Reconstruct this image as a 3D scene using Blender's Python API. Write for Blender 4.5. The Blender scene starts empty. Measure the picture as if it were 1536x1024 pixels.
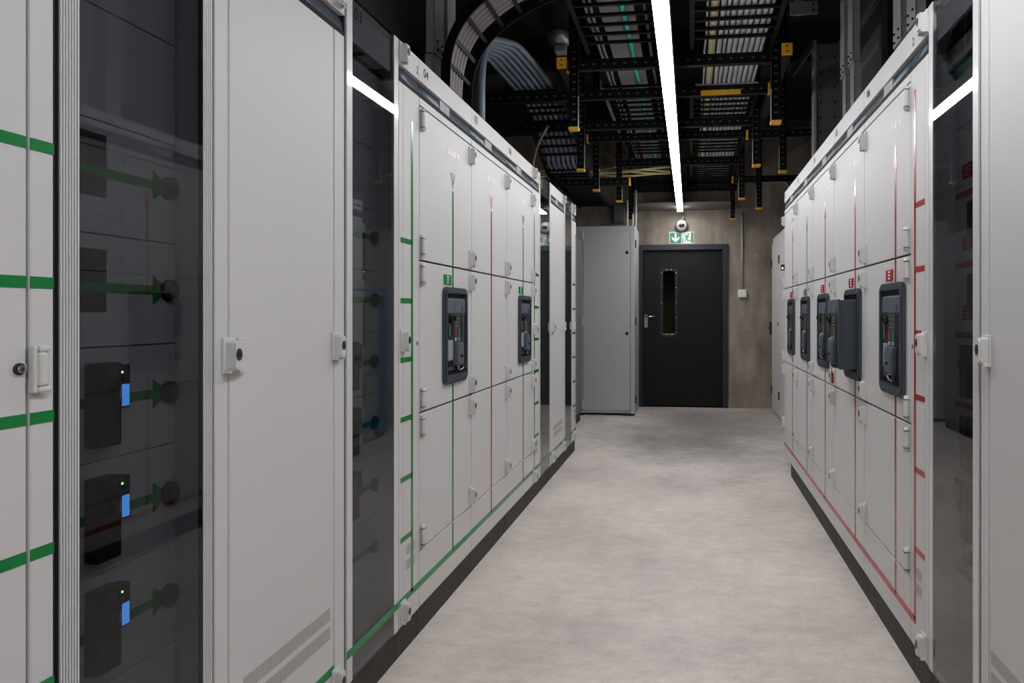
import bpy, bmesh, math, random
from mathutils import Vector, Matrix
random.seed(4)
S = bpy.context.scene
C = S.collection
PI = math.pi

# ------------------------------------------------------------------ materials
def lin(r, g, b):
    f = lambda c: c / 12.92 if c <= .04045 else ((c + .055) / 1.055) ** 2.4
    return (f(r / 255), f(g / 255), f(b / 255), 1)

def mat(name, col, rough=.5, metal=0, bump=0, bscale=300, var=0, vscale=4, coat=0, spec=.5):
    m = bpy.data.materials.new(name); m.use_nodes = True
    nt = m.node_tree; p = nt.nodes['Principled BSDF']
    p.inputs['Base Color'].default_value = col
    p.inputs['Roughness'].default_value = rough
    p.inputs['Metallic'].default_value = metal
    p.inputs['Specular IOR Level'].default_value = spec
    p.inputs['Coat Weight'].default_value = coat
    p.inputs['Coat Roughness'].default_value = .06
    tc = nt.nodes.new('ShaderNodeTexCoord')
    if var:
        n = nt.nodes.new('ShaderNodeTexNoise'); n.inputs['Scale'].default_value = vscale
        n.inputs['Detail'].default_value = 6
        r = nt.nodes.new('ShaderNodeValToRGB')
        r.color_ramp.elements[0].position = .3; r.color_ramp.elements[1].position = .7
        r.color_ramp.elements[0].color = tuple(c * (1 - var) for c in col[:3]) + (1,)
        r.color_ramp.elements[1].color = tuple(min(1, c * (1 + var)) for c in col[:3]) + (1,)
        nt.links.new(tc.outputs['Object'], n.inputs['Vector'])
        nt.links.new(n.outputs['Fac'], r.inputs['Fac'])
        nt.links.new(r.outputs['Color'], p.inputs['Base Color'])
    if bump:
        n = nt.nodes.new('ShaderNodeTexNoise'); n.inputs['Scale'].default_value = bscale
        b = nt.nodes.new('ShaderNodeBump'); b.inputs['Strength'].default_value = bump
        b.inputs['Distance'].default_value = .001
        nt.links.new(tc.outputs['Object'], n.inputs['Vector'])
        nt.links.new(n.outputs['Fac'], b.inputs['Height'])
        nt.links.new(b.outputs['Normal'], p.inputs['Normal'])
    return m

def emit(name, col, strength):
    m = bpy.data.materials.new(name); m.use_nodes = True
    nt = m.node_tree; nt.nodes.clear()
    e = nt.nodes.new('ShaderNodeEmission'); o = nt.nodes.new('ShaderNodeOutputMaterial')
    e.inputs['Color'].default_value = col; e.inputs['Strength'].default_value = strength
    nt.links.new(e.outputs[0], o.inputs[0])
    return m

def glass(name, tint, base=.04):
    m = bpy.data.materials.new(name); m.use_nodes = True
    nt = m.node_tree; nt.nodes.clear(); N = nt.nodes.new; L = nt.links.new
    o = N('ShaderNodeOutputMaterial'); t = N('ShaderNodeBsdfTransparent'); g = N('ShaderNodeBsdfGlossy')
    mx = N('ShaderNodeMixShader'); lw = N('ShaderNodeLayerWeight'); lw.inputs['Blend'].default_value = .5
    pw = N('ShaderNodeMath'); pw.operation = 'POWER'; pw.inputs[1].default_value = 5
    ma = N('ShaderNodeMath'); ma.operation = 'MULTIPLY_ADD'; ma.inputs[1].default_value = 1 - base; ma.inputs[2].default_value = base
    g.inputs['Roughness'].default_value = .004; g.inputs['Color'].default_value = (1, 1, 1, 1)
    t.inputs['Color'].default_value = (*tint, 1)
    L(lw.outputs['Facing'], pw.inputs[0]); L(pw.outputs[0], ma.inputs[0]); L(ma.outputs[0], mx.inputs[0])
    L(t.outputs[0], mx.inputs[1]); L(g.outputs[0], mx.inputs[2]); L(mx.outputs[0], o.inputs[0])
    return m

M = {}
M['grey'] = mat('powder_coat_light_grey', lin(206, 204, 204), .46, bump=.06, bscale=900, spec=.4)
M['latch'] = mat('latch_grey_plastic', lin(206, 205, 203), .4)
M['dlock'] = mat('lock_barrel', lin(70, 68, 66), .35, metal=.5)
M['plinth'] = mat('plinth_black', lin(42, 39, 38), .6, var=.3, vscale=9)
M['black'] = mat('black_satin', lin(14, 14, 15), .45)
M['gap'] = mat('rubber_black', lin(8, 8, 9), .8)
M['groove'] = mat('smoked_strip', lin(66, 80, 94), .34, metal=.25)
M['alu'] = mat('brushed_aluminium', lin(196, 197, 200), .3, metal=.75)
M['rib'] = mat('ribbed_profile', lin(205, 205, 206), .35, coat=.4)
M['ribdark'] = mat('rib_groove', lin(62, 62, 65), .5)
M['green'] = mat('green_tape', lin(6, 124, 58), .2)
M['red'] = mat('red_tape', lin(168, 22, 30), .2)
M['blue'] = mat('dark_blue_tape', lin(38, 46, 78), .28)
M['pink'] = mat('glint_red_letters', lin(206, 190, 191), .3)  # red lettering with the glint of the lamp put into its colour
M['white'] = mat('white_paint', lin(236, 236, 234), .4)
M['digit'] = mat('digit_black', lin(22, 22, 25), .8, spec=.1)
M['slate'] = mat('slate_moulding', lin(58, 65, 75), .42)
M['slate2'] = mat('slate_panel', lin(88, 95, 106), .34)
M['dark'] = mat('anthracite_plastic', lin(48, 48, 53), .4)
M['bred'] = mat('button_red', lin(170, 40, 50), .4)
M['bgreen'] = mat('button_green', lin(20, 130, 105), .4)
M['bblue'] = mat('button_blue', lin(150, 190, 215), .4)
M['lgrey'] = mat('label_grey', lin(150, 150, 152), .5)
M['steel'] = mat('bright_steel', lin(190, 190, 190), .25, metal=1)
M['galv'] = mat('galvanised_steel', lin(168, 168, 168), .5, metal=.15, var=.1, vscale=30)
M['riserp'] = mat('riser_panel_grey', lin(84, 81, 80), .6)
M['ductp'] = mat('duct_panel_grey', lin(112, 109, 107), .6)
M['galvd'] = mat('grey_steel_dull', lin(88, 87, 87), .6, var=.1, vscale=12)
M['blackst'] = mat('black_painted_steel', lin(9, 9, 10), .5, spec=.25)
M['yellow'] = mat('yellow_cap', lin(232, 172, 40), .5)
M['cable'] = mat('cable_grey', lin(176, 178, 182), .55)
M['cabled'] = mat('cable_dark_grey', lin(124, 117, 117), .5)
M['cableb'] = mat('cable_slate', lin(112, 122, 138), .45)
M['cream'] = mat('cable_cream', lin(196, 186, 150), .55)
M['paley'] = mat('cable_pale_yellow', lin(206, 192, 138), .55)
M['teal'] = mat('cable_teal', lin(60, 190, 170), .5)
M['trunk'] = mat('trunking_grey', lin(120, 118, 117), .6)
M['modf'] = mat('module_front', lin(190, 190, 192), .5)
M['winb'] = mat('dark_red_blank', lin(38, 27, 30), .4)
M['mccb'] = mat('breaker_black', lin(8, 10, 13), .4, spec=.3)
M['screen'] = emit('lcd_backlight', lin(80, 150, 235), .9)
M['led'] = emit('led_green', (.25, 1, .15, 1), 3)
M['smoke'] = glass('smoked_glass', (.59, .60, .615), .03)
M['doorp'] = mat('door_anthracite', lin(8, 9, 15), .5, spec=.3)
M['doorf'] = mat('door_frame_anthracite', lin(36, 37, 45), .4)
M['dglass'] = glass('door_glass', (.8, .78, .74))
M['duct'] = mat('spiral_duct', lin(150, 150, 152), .3, metal=.8, var=.1, vscale=8)
M['trolley'] = mat('trolley_blue', lin(36, 110, 165), .45)
M['signg'] = mat('sign_green', lin(0, 128, 84), .35)
M['camw'] = mat('camera_shell', lin(205, 200, 196), .35)
M['brown'] = mat('corridor_brown', lin(92, 80, 66), .8, var=.3, vscale=3)

def vent_mat():
    m = bpy.data.materials.new('perforated_vent'); m.use_nodes = True
    nt = m.node_tree; p = nt.nodes['Principled BSDF']; N = nt.nodes.new; L = nt.links.new
    tc = N('ShaderNodeTexCoord'); w = N('ShaderNodeTexWave'); w.bands_direction = 'Y'
    w.inputs['Scale'].default_value = 38; r = N('ShaderNodeValToRGB')
    r.color_ramp.elements[0].color = lin(150, 148, 146); r.color_ramp.elements[1].color = lin(186, 184, 182)
    L(tc.outputs['Object'], w.inputs['Vector']); L(w.outputs['Fac'], r.inputs['Fac']); L(r.outputs['Color'], p.inputs['Base Color'])
    p.inputs['Roughness'].default_value = .55
    return m
M['vent'] = vent_mat()
M['grey3'] = mat('cabinet_dark_grey', lin(92, 92, 95), .35)
M['grey2'] = mat('cabinet_mid_grey', lin(176, 176, 177), .42, bump=.05, bscale=900)

def floor_mat():
    m = bpy.data.materials.new('polished_concrete'); m.use_nodes = True
    nt = m.node_tree; p = nt.nodes['Principled BSDF']; N = nt.nodes.new; L = nt.links.new
    tc = N('ShaderNodeTexCoord')
    n1 = N('ShaderNodeTexNoise'); n1.inputs['Scale'].default_value = .9; n1.inputs['Detail'].default_value = 8; n1.inputs['Roughness'].default_value = .62
    mp = N('ShaderNodeMapping'); mp.inputs['Scale'].default_value = (1, 2.2, 1)
    n2 = N('ShaderNodeTexNoise'); n2.inputs['Scale'].default_value = 9; n2.inputs['Detail'].default_value = 9; n2.inputs['Roughness'].default_value = .7
    n3 = N('ShaderNodeTexNoise'); n3.inputs['Scale'].default_value = 60; n3.inputs['Detail'].default_value = 5
    r1 = N('ShaderNodeValToRGB'); e = r1.color_ramp.elements
    e[0].position = .34; e[0].color = lin(196, 187, 181); e[1].position = .6; e[1].color = lin(232, 222, 215)
    a = r1.color_ramp.elements.new(.47); a.color = lin(218, 208, 201)
    r2 = N('ShaderNodeValToRGB'); e = r2.color_ramp.elements
    e[0].position = .3; e[0].color = (.8, .79, .78, 1); e[1].position = .62; e[1].color = (1, 1, 1, 1)
    r3 = N('ShaderNodeValToRGB'); e = r3.color_ramp.elements
    e[0].position = .3; e[0].color = (.9, .9, .9, 1); e[1].position = .6; e[1].color = (1, 1, 1, 1)
    m1 = N('ShaderNodeMixRGB'); m1.blend_type = 'MULTIPLY'; m1.inputs[0].default_value = 1
    m2 = N('ShaderNodeMixRGB'); m2.blend_type = 'MULTIPLY'; m2.inputs[0].default_value = 1
    L(tc.outputs['Object'], mp.inputs['Vector'])
    L(tc.outputs['Object'], n1.inputs['Vector']); L(mp.outputs[0], n2.inputs['Vector']); L(tc.outputs['Object'], n3.inputs['Vector'])
    L(n1.outputs['Fac'], r1.inputs['Fac']); L(n2.outputs['Fac'], r2.inputs['Fac']); L(n3.outputs['Fac'], r3.inputs['Fac'])
    L(r1.outputs[0], m1.inputs[1]); L(r2.outputs[0], m1.inputs[2]); L(m1.outputs[0], m2.inputs[1]); L(r3.outputs[0], m2.inputs[2])
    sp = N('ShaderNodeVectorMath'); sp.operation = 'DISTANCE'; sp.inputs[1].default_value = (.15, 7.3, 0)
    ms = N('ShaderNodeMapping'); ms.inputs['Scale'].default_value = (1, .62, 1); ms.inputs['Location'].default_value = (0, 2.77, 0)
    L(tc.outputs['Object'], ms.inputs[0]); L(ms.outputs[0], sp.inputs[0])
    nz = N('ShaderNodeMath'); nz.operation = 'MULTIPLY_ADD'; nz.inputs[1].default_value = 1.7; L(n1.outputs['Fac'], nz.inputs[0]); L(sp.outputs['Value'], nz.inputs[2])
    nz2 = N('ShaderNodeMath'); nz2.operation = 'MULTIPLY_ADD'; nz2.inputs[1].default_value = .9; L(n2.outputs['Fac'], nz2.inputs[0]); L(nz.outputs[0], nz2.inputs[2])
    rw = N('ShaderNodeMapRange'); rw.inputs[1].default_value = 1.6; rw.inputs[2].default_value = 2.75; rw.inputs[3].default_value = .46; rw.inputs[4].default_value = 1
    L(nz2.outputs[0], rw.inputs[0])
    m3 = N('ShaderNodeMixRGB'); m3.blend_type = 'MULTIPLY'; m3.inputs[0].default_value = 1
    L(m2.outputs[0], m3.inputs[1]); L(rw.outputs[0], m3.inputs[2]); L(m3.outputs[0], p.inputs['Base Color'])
    rr = N('ShaderNodeMapRange'); rr.inputs[3].default_value = .38; rr.inputs[4].default_value = .62
    L(n2.outputs['Fac'], rr.inputs[0]); L(rr.outputs[0], p.inputs['Roughness'])
    b = N('ShaderNodeBump'); b.inputs['Strength'].default_value = .08; b.inputs['Distance'].default_value = .004
    L(n2.outputs['Fac'], b.inputs['Height']); L(b.outputs[0], p.inputs['Normal'])
    return m

def conc_mat(name, c0, c1, vert=True):
    m = bpy.data.materials.new(name); m.use_nodes = True
    nt = m.node_tree; p = nt.nodes['Principled BSDF']; N = nt.nodes.new; L = nt.links.new
    tc = N('ShaderNodeTexCoord'); mp = N('ShaderNodeMapping')
    mp.inputs['Scale'].default_value = (4.5, 4.5, .9) if vert else (1, 1, 1)
    n1 = N('ShaderNodeTexNoise'); n1.inputs['Scale'].default_value = 1.6; n1.inputs['Detail'].default_value = 8
    n2 = N('ShaderNodeTexNoise'); n2.inputs['Scale'].default_value = 2.2; n2.inputs['Detail'].default_value = 9; n2.inputs['Roughness'].default_value = .65
    ad = N('ShaderNodeMath'); ad.operation = 'ADD'
    r = N('ShaderNodeValToRGB'); e = r.color_ramp.elements
    e[0].position = .36; e[0].color = c0; e[1].position = .64; e[1].color = c1
    hf = N('ShaderNodeMath'); hf.operation = 'MULTIPLY'; hf.inputs[1].default_value = .5
    L(tc.outputs['Object'], mp.inputs[0]); L(mp.outputs[0], n1.inputs['Vector']); L(tc.outputs['Object'], n2.inputs['Vector'])
    L(n1.outputs['Fac'], ad.inputs[0]); L(n2.outputs['Fac'], ad.inputs[1]); L(ad.outputs[0], hf.inputs[0]); L(hf.outputs[0], r.inputs['Fac'])
    L(r.outputs[0], p.inputs['Base Color']); p.inputs['Roughness'].default_value = .75
    b = N('ShaderNodeBump'); b.inputs['Strength'].default_value = .2; b.inputs['Distance'].default_value = .004
    L(hf.outputs[0], b.inputs['Height']); L(b.outputs[0], p.inputs['Normal'])
    return m
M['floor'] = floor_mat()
M['conc'] = conc_mat('board_marked_concrete', lin(116, 105, 94), lin(168, 156, 142))
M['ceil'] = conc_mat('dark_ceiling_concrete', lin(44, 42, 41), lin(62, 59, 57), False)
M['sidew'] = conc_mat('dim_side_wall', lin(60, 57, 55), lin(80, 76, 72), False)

# ------------------------------------------------------------------ mesh helpers
ORG = {}
class MB:
    def __init__(s, m=None):
        s.bm = bmesh.new(); s.m = m or (lambda u, w, z: (u, w, z))
    def V(s, p): return s.bm.verts.new(s.m(*p))
    def box(s, u0, u1, w0, w1, z0, z1, mi=0, bev=0):
        vs = [s.V((u, w, z)) for u in (u0, u1) for w in (w0, w1) for z in (z0, z1)]
        fs = [s.bm.faces.new([vs[i] for i in q]) for q in ((0, 1, 3, 2), (4, 6, 7, 5), (0, 4, 5, 1), (2, 3, 7, 6), (0, 2, 6, 4), (1, 5, 7, 3))]
        for f in fs: f.material_index = mi
        if bev:
            es = list({e for f in fs for e in f.edges})
            r = bmesh.ops.bevel(s.bm, geom=es, offset=bev, segments=2, affect='EDGES', profile=.5)
            for f in r['faces']: f.material_index = mi
        return s
    def prism(s, pts, w0, w1, mi=0, smooth=False):          # (u,z) outline extruded along w
        a = [s.V((u, w0, z)) for u, z in pts]; b = [s.V((u, w1, z)) for u, z in pts]
        n = len(pts)
        fs = [s.bm.faces.new(a), s.bm.faces.new(b)]
        for i in range(n):
            f = s.bm.faces.new([a[i], a[(i + 1) % n], b[(i + 1) % n], b[i]]); f.smooth = smooth; fs.append(f)
        for f in fs: f.material_index = mi
        return s
    def disc(s, u, z, w0, w1, r, mi=0, n=20, rz=None):
        rz = rz or r
        return s.prism([(u + r * math.cos(2 * PI * i / n), z + rz * math.sin(2 * PI * i / n)) for i in range(n)], w0, w1, mi, True)
    def ring(s, outer, inner, w0, w1, mi=0):
        n = len(outer)
        rows = [[s.V((u, w, z)) for u, z in pts] for pts, w in ((outer, w0), (outer, w1), (inner, w1), (inner, w0))]
        for k in range(4):
            A, B = rows[k], rows[(k + 1) % 4]
            for i in range(n):
                f = s.bm.faces.new([A[i], A[(i + 1) % n], B[(i + 1) % n], B[i]]); f.material_index = mi
        return s
    def tube(s, path, r, n=10, mi=0, cap=True):
        P = [Vector(s.m(*p)) for p in path]; rings = []
        T0 = (P[1] - P[0]).normalized()
        up = Vector((0, 0, 1)) if abs(T0.z) < .9 else Vector((1, 0, 0))
        N = (up - T0 * up.dot(T0)).normalized()
        for i, p in enumerate(P):
            T = (P[min(i + 1, len(P) - 1)] - P[max(i - 1, 0)]).normalized()
            N = (N - T * N.dot(T)).normalized(); B = T.cross(N)
            rr = r[i] if isinstance(r, (list, tuple)) else r
            rings.append([s.bm.verts.new(p + N * rr * math.cos(2 * PI * k / n) + B * rr * math.sin(2 * PI * k / n)) for k in range(n)])
        for A, B in zip(rings, rings[1:]):
            for k in range(n):
                f = s.bm.faces.new([A[k], A[(k + 1) % n], B[(k + 1) % n], B[k]]); f.smooth = True; f.material_index = mi
        if cap:
            for A in (rings[0], rings[-1]): s.bm.faces.new(A).material_index = mi
        return s
    def sweep(s, path, lat, a0, a1, b0, b1, mi=0):          # rectangle swept along a path; lat = sideways direction
        P = [Vector(p) for p in path]; lat = Vector(lat).normalized(); rings = []
        for i, p in enumerate(P):
            T = (P[min(i + 1, len(P) - 1)] - P[max(i - 1, 0)]).normalized()
            n = lat.cross(T).normalized()
            rings.append([s.bm.verts.new(p + lat * a + n * b) for a, b in ((a0, b0), (a1, b0), (a1, b1), (a0, b1))])
        for A, B in zip(rings, rings[1:]):
            for k in range(4):
                s.bm.faces.new([A[k], A[(k + 1) % 4], B[(k + 1) % 4], B[k]]).material_index = mi
        for A in (rings[0], rings[-1]): s.bm.faces.new(A).material_index = mi
        return s
    def sphere(s, c, r, mi=0, seg=20, z0=-1, z1=1):
        res = bmesh.ops.create_uvsphere(s.bm, u_segments=seg, v_segments=seg // 2, radius=1)
        for v in res['verts']:
            v.co = Vector((c[0] + v.co.x * r[0], c[1] + v.co.y * r[1], c[2] + v.co.z * r[2]))
        for f in {f for v in res['verts'] for f in v.link_faces}: f.smooth = True; f.material_index = mi
        return s
    def text(s, body, size, uc, zc, w, dir=1, mi=0):
        vs, fs = text_geo(body, size)
        V = [s.V((uc + dir * x, w, zc + y)) for x, y in vs]
        for f in fs:
            try: s.bm.faces.new([V[i] for i in f]).material_index = mi
            except ValueError: pass
        return s
    def build(s, name, mats, parent=None, **props):
        bmesh.ops.recalc_face_normals(s.bm, faces=s.bm.faces[:])
        o0 = ORG.get(parent.name, Vector()) if parent else Vector()
        inv = ROT.get(parent.name) if parent else None
        for v in s.bm.verts:
            v.co = v.co - o0
        me = bpy.data.meshes.new(name); s.bm.to_mesh(me); s.bm.free()
        for m in (mats if isinstance(mats, (list, tuple)) else [mats]): me.materials.append(M[m])
        o = bpy.data.objects.new(name, me); C.objects.link(o)
        if parent: o.parent = parent; ORG[o.name] = o0
        for k, v in props.items(): o[k] = v
        return o
ROT = {}
_tx = {}
def text_geo(body, size):
    if (body, size) in _tx: return _tx[(body, size)]
    cu = bpy.data.curves.new('lettering', 'FONT'); cu.body = body; cu.size = size
    cu.align_x = 'CENTER'; cu.align_y = 'CENTER'; cu.resolution_u = 3
    o = bpy.data.objects.new('lettering', cu); C.objects.link(o)
    dg = bpy.context.evaluated_depsgraph_get(); dg.update()
    me = bpy.data.meshes.new_from_object(o.evaluated_get(dg))
    r = ([(v.co.x, v.co.y) for v in me.vertices], [tuple(p.vertices) for p in me.polygons])
    bpy.data.objects.remove(o); bpy.data.curves.remove(cu); bpy.data.meshes.remove(me)
    _tx[(body, size)] = r
    return r

def thing(name, label, cat, loc, group=None, rz=0):
    o = bpy.data.objects.new(name, None); C.objects.link(o)
    o.location = loc; o.rotation_euler = (0, 0, rz); o.empty_display_size = .1
    o['label'] = label; o['category'] = cat
    if group: o['group'] = group
    ORG[o.name] = Vector(loc)
    return o
def tag(o, label, cat, group=None):
    o['label'] = label; o['category'] = cat
    if group: o['group'] = group
    return o
def struct(o): o['kind'] = 'structure'; return o
def rrect(u0, u1, z0, z1, r, n=5):
    pts = []
    for cu, cz, a in ((u1 - r, z1 - r, 0), (u0 + r, z1 - r, 90), (u0 + r, z0 + r, 180), (u1 - r, z0 + r, 270)):
        for i in range(n + 1):
            t = math.radians(a + 90 * i / n); pts.append((cu + r * math.cos(t), cz + r * math.sin(t)))
    return pts

# ------------------------------------------------------------------ the room
XL, XR = -1.045, .766           # front planes of the two switchgear rows
YW = 8.71                       # back wall
W0, W1, Y0, ZC = -2.9, 3.2, -3.0, 4.1
struct(MB().box(W0, W1, Y0, YW, -.1, 0).build('floor', 'floor'))
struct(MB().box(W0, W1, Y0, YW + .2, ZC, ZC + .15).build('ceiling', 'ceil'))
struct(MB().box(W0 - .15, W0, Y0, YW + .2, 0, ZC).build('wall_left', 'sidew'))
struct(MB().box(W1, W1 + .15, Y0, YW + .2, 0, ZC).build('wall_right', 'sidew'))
struct(MB().box(W0 - .15, W1 + .15, Y0 - .15, Y0, 0, ZC).build('wall_rear', 'sidew'))
DX0, DX1, DZ = -.715, .508, 2.2
wb = MB()
wb.box(W0, DX0, YW, YW + .2, 0, ZC); wb.box(DX1, W1, YW, YW + .2, 0, ZC); wb.box(DX0, DX1, YW, YW + .2, DZ, ZC)
struct(wb.build('wall_back', 'conc'))
struct(MB().box(-.72, .52, YW - .42, YW - .001, 2.66, 2.705, bev=.004).build('trim_1', 'ductp'))      # beam over the door
for y in (-2.2, -.4, 1.6, 4.0, 6.4, 8.3):
    struct(MB().box(W0 + .001, W1 - .001, y, y + .35, 3.72, ZC - .001).build('ceiling_beam', 'ceil'))

# door
d = thing('door_1', 'dark anthracite steel door with narrow window under exit sign', 'door', (-.08, YW, 0)); d['kind'] = 'structure'
f = MB(); fw = .075
f.box(DX0, DX0 + fw, YW - .035, YW + .12, 0, DZ, bev=.004); f.box(DX1 - fw, DX1, YW - .035, YW + .12, 0, DZ, bev=.004)
f.box(DX0 + fw, DX1 - fw, YW - .035, YW + .12, DZ - fw, DZ, bev=.004)
f.build('door_frame', 'doorf', d)
lx0, lx1, lz1 = DX0 + fw + .004, DX1 - fw - .004, DZ - fw - .004
wx0, wx1, wz0, wz1 = -.365, -.205, .985, 1.845
lf = MB()
ly0, ly1 = YW + .03, YW + .09
lf.box(lx0, wx0, ly0, ly1, .012, lz1); lf.box(wx1, lx1, ly0, ly1, .012, lz1)
lf.box(wx0, wx1, ly0, ly1, .012, wz0); lf.box(wx0, wx1, ly0, ly1, wz1, lz1)
leaf = lf.build('door_leaf', 'doorp', d)
q = MB()
q.ring([(wx0 - .035, wz0 - .035), (wx1 + .035, wz0 - .035), (wx1 + .035, wz1 + .035), (wx0 - .035, wz1 + .035)],
       [(wx0, wz0), (wx1, wz0), (wx1, wz1), (wx0, wz1)], ly0, ly0 - .012)
for i in range(5):
    for x in (wx0 - .02, wx1 + .02):
        q.disc(x, wz0 + .02 + i * (wz1 - wz0 - .04) / 4, ly0 - .012, ly0 - .018, .008, 1, 8)
for x in (wx0 + .05, wx1 - .05):
    for z in (wz0 - .02, wz1 + .02): q.disc(x, z, ly0 - .012, ly0 - .018, .008, 1, 8)
q.box(wx0, wx1, ly0 - .014, ly0 - .004, wz0 - .006, wz0 + .008, 1)
q.build('window_frame', ['black', 'steel'], leaf)
MB().box(wx0, wx1, ly0 + .02, ly0 + .028, wz0, wz1).build('window_pane', 'dglass', leaf)
h = MB()
h.prism(rrect(-.622, -.574, 1.075, 1.255, .018), ly0, ly0 - .01, 0)
h.tube([(-.6, ly0 - .005, 1.225), (-.6, ly0 - .05, 1.225), (-.588, ly0 - .06, 1.226), (-.465, ly0 - .06, 1.228)], .011, 10, 0)
h.disc(-.6, 1.12, ly0 - .01, ly0 - .014, .01, 0)
h.build('door_handle', 'steel', leaf)
# lobby behind the door window
lb = MB(); lb.box(-.7, .55, YW + .9, YW + 1.0, 0, 2.6); struct(lb.build('wall_lobby', 'brown'))

# exit sign
sg = thing('exit_sign', 'green and white exit sign with down arrow above the door', 'sign', (-.114, YW, 2.21))
sx0, sx1, sz0, sz1 = -.277, .049, 2.211, 2.372
MB().box(sx0, sx1, YW - .012, YW - .001, sz0, sz1).build('sign_board', 'white', sg)
yy = YW - .012; e = YW - .0145
mid = sx0 + .165
gfield = MB().box(sx0 + .008, mid - .006, e, yy, sz0 + .009, sz1 - .009).build('arrow_field', 'signg', sg)
cx, cz = (sx0 + mid) / 2, (sz0 + sz1) / 2
MB().prism([(cx - .013, cz + .062), (cx + .013, cz + .062), (cx + .013, cz - .015), (cx + .05, cz + .018), (cx + .05, cz - .018), (cx, cz - .064), (cx - .05, cz - .018), (cx - .05, cz + .018), (cx - .013, cz - .015)], e - .0015, e).build('arrow', 'white', gfield)
bar = MB(); bar.box(sx1 - .035, sx1 - .007, e, yy, sz0 + .012, sz1 - .009); bar.box(mid + .006, mid + .018, e, yy, sz0 + .012, sz0 + .08)
bar.build('doorway_symbol', 'signg', sg)
rx, rz = mid + .072, cz
rm = MB()
rm.disc(rx + .018, rz + .047, e, yy, .011, 0, 12)
rm.prism([(rx - .012, rz + .03), (rx + .012, rz + .034), (rx + .008, rz - .012), (rx - .012, rz - .012)], e, yy)
rm.prism([(rx + .008, rz + .034), (rx + .034, rz + .012), (rx + .03, rz + .004), (rx + .004, rz + .022)], e, yy)
rm.prism([(rx - .012, rz + .03), (rx - .036, rz + .008), (rx - .03, rz + .002), (rx - .008, rz + .02)], e, yy)
rm.prism([(rx + .006, rz - .01), (rx + .014, rz - .034), (rx + .05, rz - .034), (rx + .05, rz - .045), (rx + .004, rz - .045), (rx - .006, rz - .01)], e, yy)
rm.prism([(rx - .002, rz - .01), (rx - .03, rz - .048), (rx - .04, rz - .043), (rx - .013, rz - .008)], e, yy)
rm.build('running_figure', 'signg', sg)

# dome camera on the wall
cm = thing('security_camera', 'round grey dome security camera on concrete wall above exit sign', 'camera', (-.112, YW, 2.45))
yc = YW - .001
MB().disc(-.112, 2.452, yc, yc - .045, .084, 0, 28).build('mounting_ring', 'dark', cm)
MB().sphere((-.112, yc - .045, 2.455), (.078, .06, .078)).build('shell', 'camw', cm)
MB().sphere((-.112, yc - .088, 2.448), (.042, .024, .032)).build('lens_window', 'black', cm)
MB().disc(-.095, 2.552, yc, yc - .06, .02, 0, 14).tube([(-.105, yc - .03, 2.56), (-.108, yc - .03, 2.535)], .008, 8, 0).build('cable_gland', 'dark', cm)

# conduit and switch box
cd = MB(); cd.tube([(.693, YW - .0165, 1.59), (.693, YW - .0165, 2.62)], .016, 10)
tag(cd.build('conduit_pipe', 'galv'), 'thin vertical steel conduit running down concrete wall to white box', 'pipe')
bx = thing('junction_box', 'small square white box at the foot of the wall conduit', 'junction box', (.693, YW, 1.48))
MB().box(.637, .749, YW - .06, YW - .001, 1.48, 1.588, bev=.006).build('housing', 'white', bx)
MB().box(.65, .736, YW - .066, YW - .06, 1.493, 1.575, bev=.004).build('lid', 'white', bx)
tag(MB().disc(.87, 2.04, YW - .012, YW - .001, .026).build('wall_plug', 'lgrey'), 'small round grey blanking plug in concrete wall right of conduit', 'plug')
cd = MB(); cd.tube([(.95, YW - .0185, 3.02), (1.22, YW - .0185, 3.02), (1.27, YW - .0185, 3.0), (1.31, YW - .0185, 2.95), (1.33, YW - .0185, 2.85), (1.33, YW - .0185, 2.4)], .018, 10)
tag(cd.build('conduit_pipe', 'galv'), 'bent steel conduit curving down the concrete wall behind right row', 'pipe')
jb = thing('wall_cabinet', 'small grey metal box high on back wall above end cabinet', 'box', (-.95, YW, 2.45))
MB().box(-1.03, -.88, YW - .12, YW - .001, 2.5, 2.74, bev=.006).build('body', 'trunk', jb)
MB().box(-1.02, -.89, YW - .128, YW - .12, 2.51, 2.73, bev=.003).build('cover', 'trunk', jb)

# ------------------------------------------------------------------ lamp
lamp = thing('strip_light', 'long continuous linear strip light hanging over the aisle', 'light', (-.129, 3.5, 2.61))
LX, LZ, LW = -.129, 2.612, .036
lh = MB(); lh.box(LX - LW - .003, LX + LW + .003, 2.44, 8.5, LZ + .012, LZ + .085, bev=.003); lh.build('housing', 'alu', lamp)
for a, b in ((2.45, 7.05), (7.085, 8.49)):
    dm = MB(); dm.box(LX - LW, LX + LW, a, b, LZ, LZ + .012); dm.build('diffuser', 'lampface', lamp) if 'lampface' in M else None
    if 'lampface' not in M:
        M['lampface'] = emit('lamp_diffuser', (.985, .99, 1, 1), 21); M['lampface2'] = emit('lamp_diffuser_rear', (.985, .99, 1, 1), 24)
        dm = MB(); dm.box(LX - LW, LX + LW, a, b, LZ, LZ + .012); dm.build('diffuser', 'lampface', lamp)
for y in (4.1, 6.57, 8.45):
    MB().tube([(LX, y, LZ + .08), (LX, y, 3.718)], .003, 6).build('suspension_wire', 'galv', lamp)

l2 = thing('strip_light', 'second linear strip light hanging over the aisle behind the camera', 'light', (.42, -.3, 2.61))
MB().box(.42 - LW - .003, .42 + LW + .003, -2.6, 2.0, LZ + .012, LZ + .085, bev=.003).build('housing', 'alu', l2)
MB().box(.42 - LW, .42 + LW, -2.59, 1.99, LZ, LZ + .012).build('diffuser', 'lampface2', l2)
for y in (-2.0, -.2, 1.78): MB().tube([(.42, y, LZ + .08), (.42, y, 3.7195)], .003, 6).build('suspension_wire', 'galv', l2)

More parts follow.
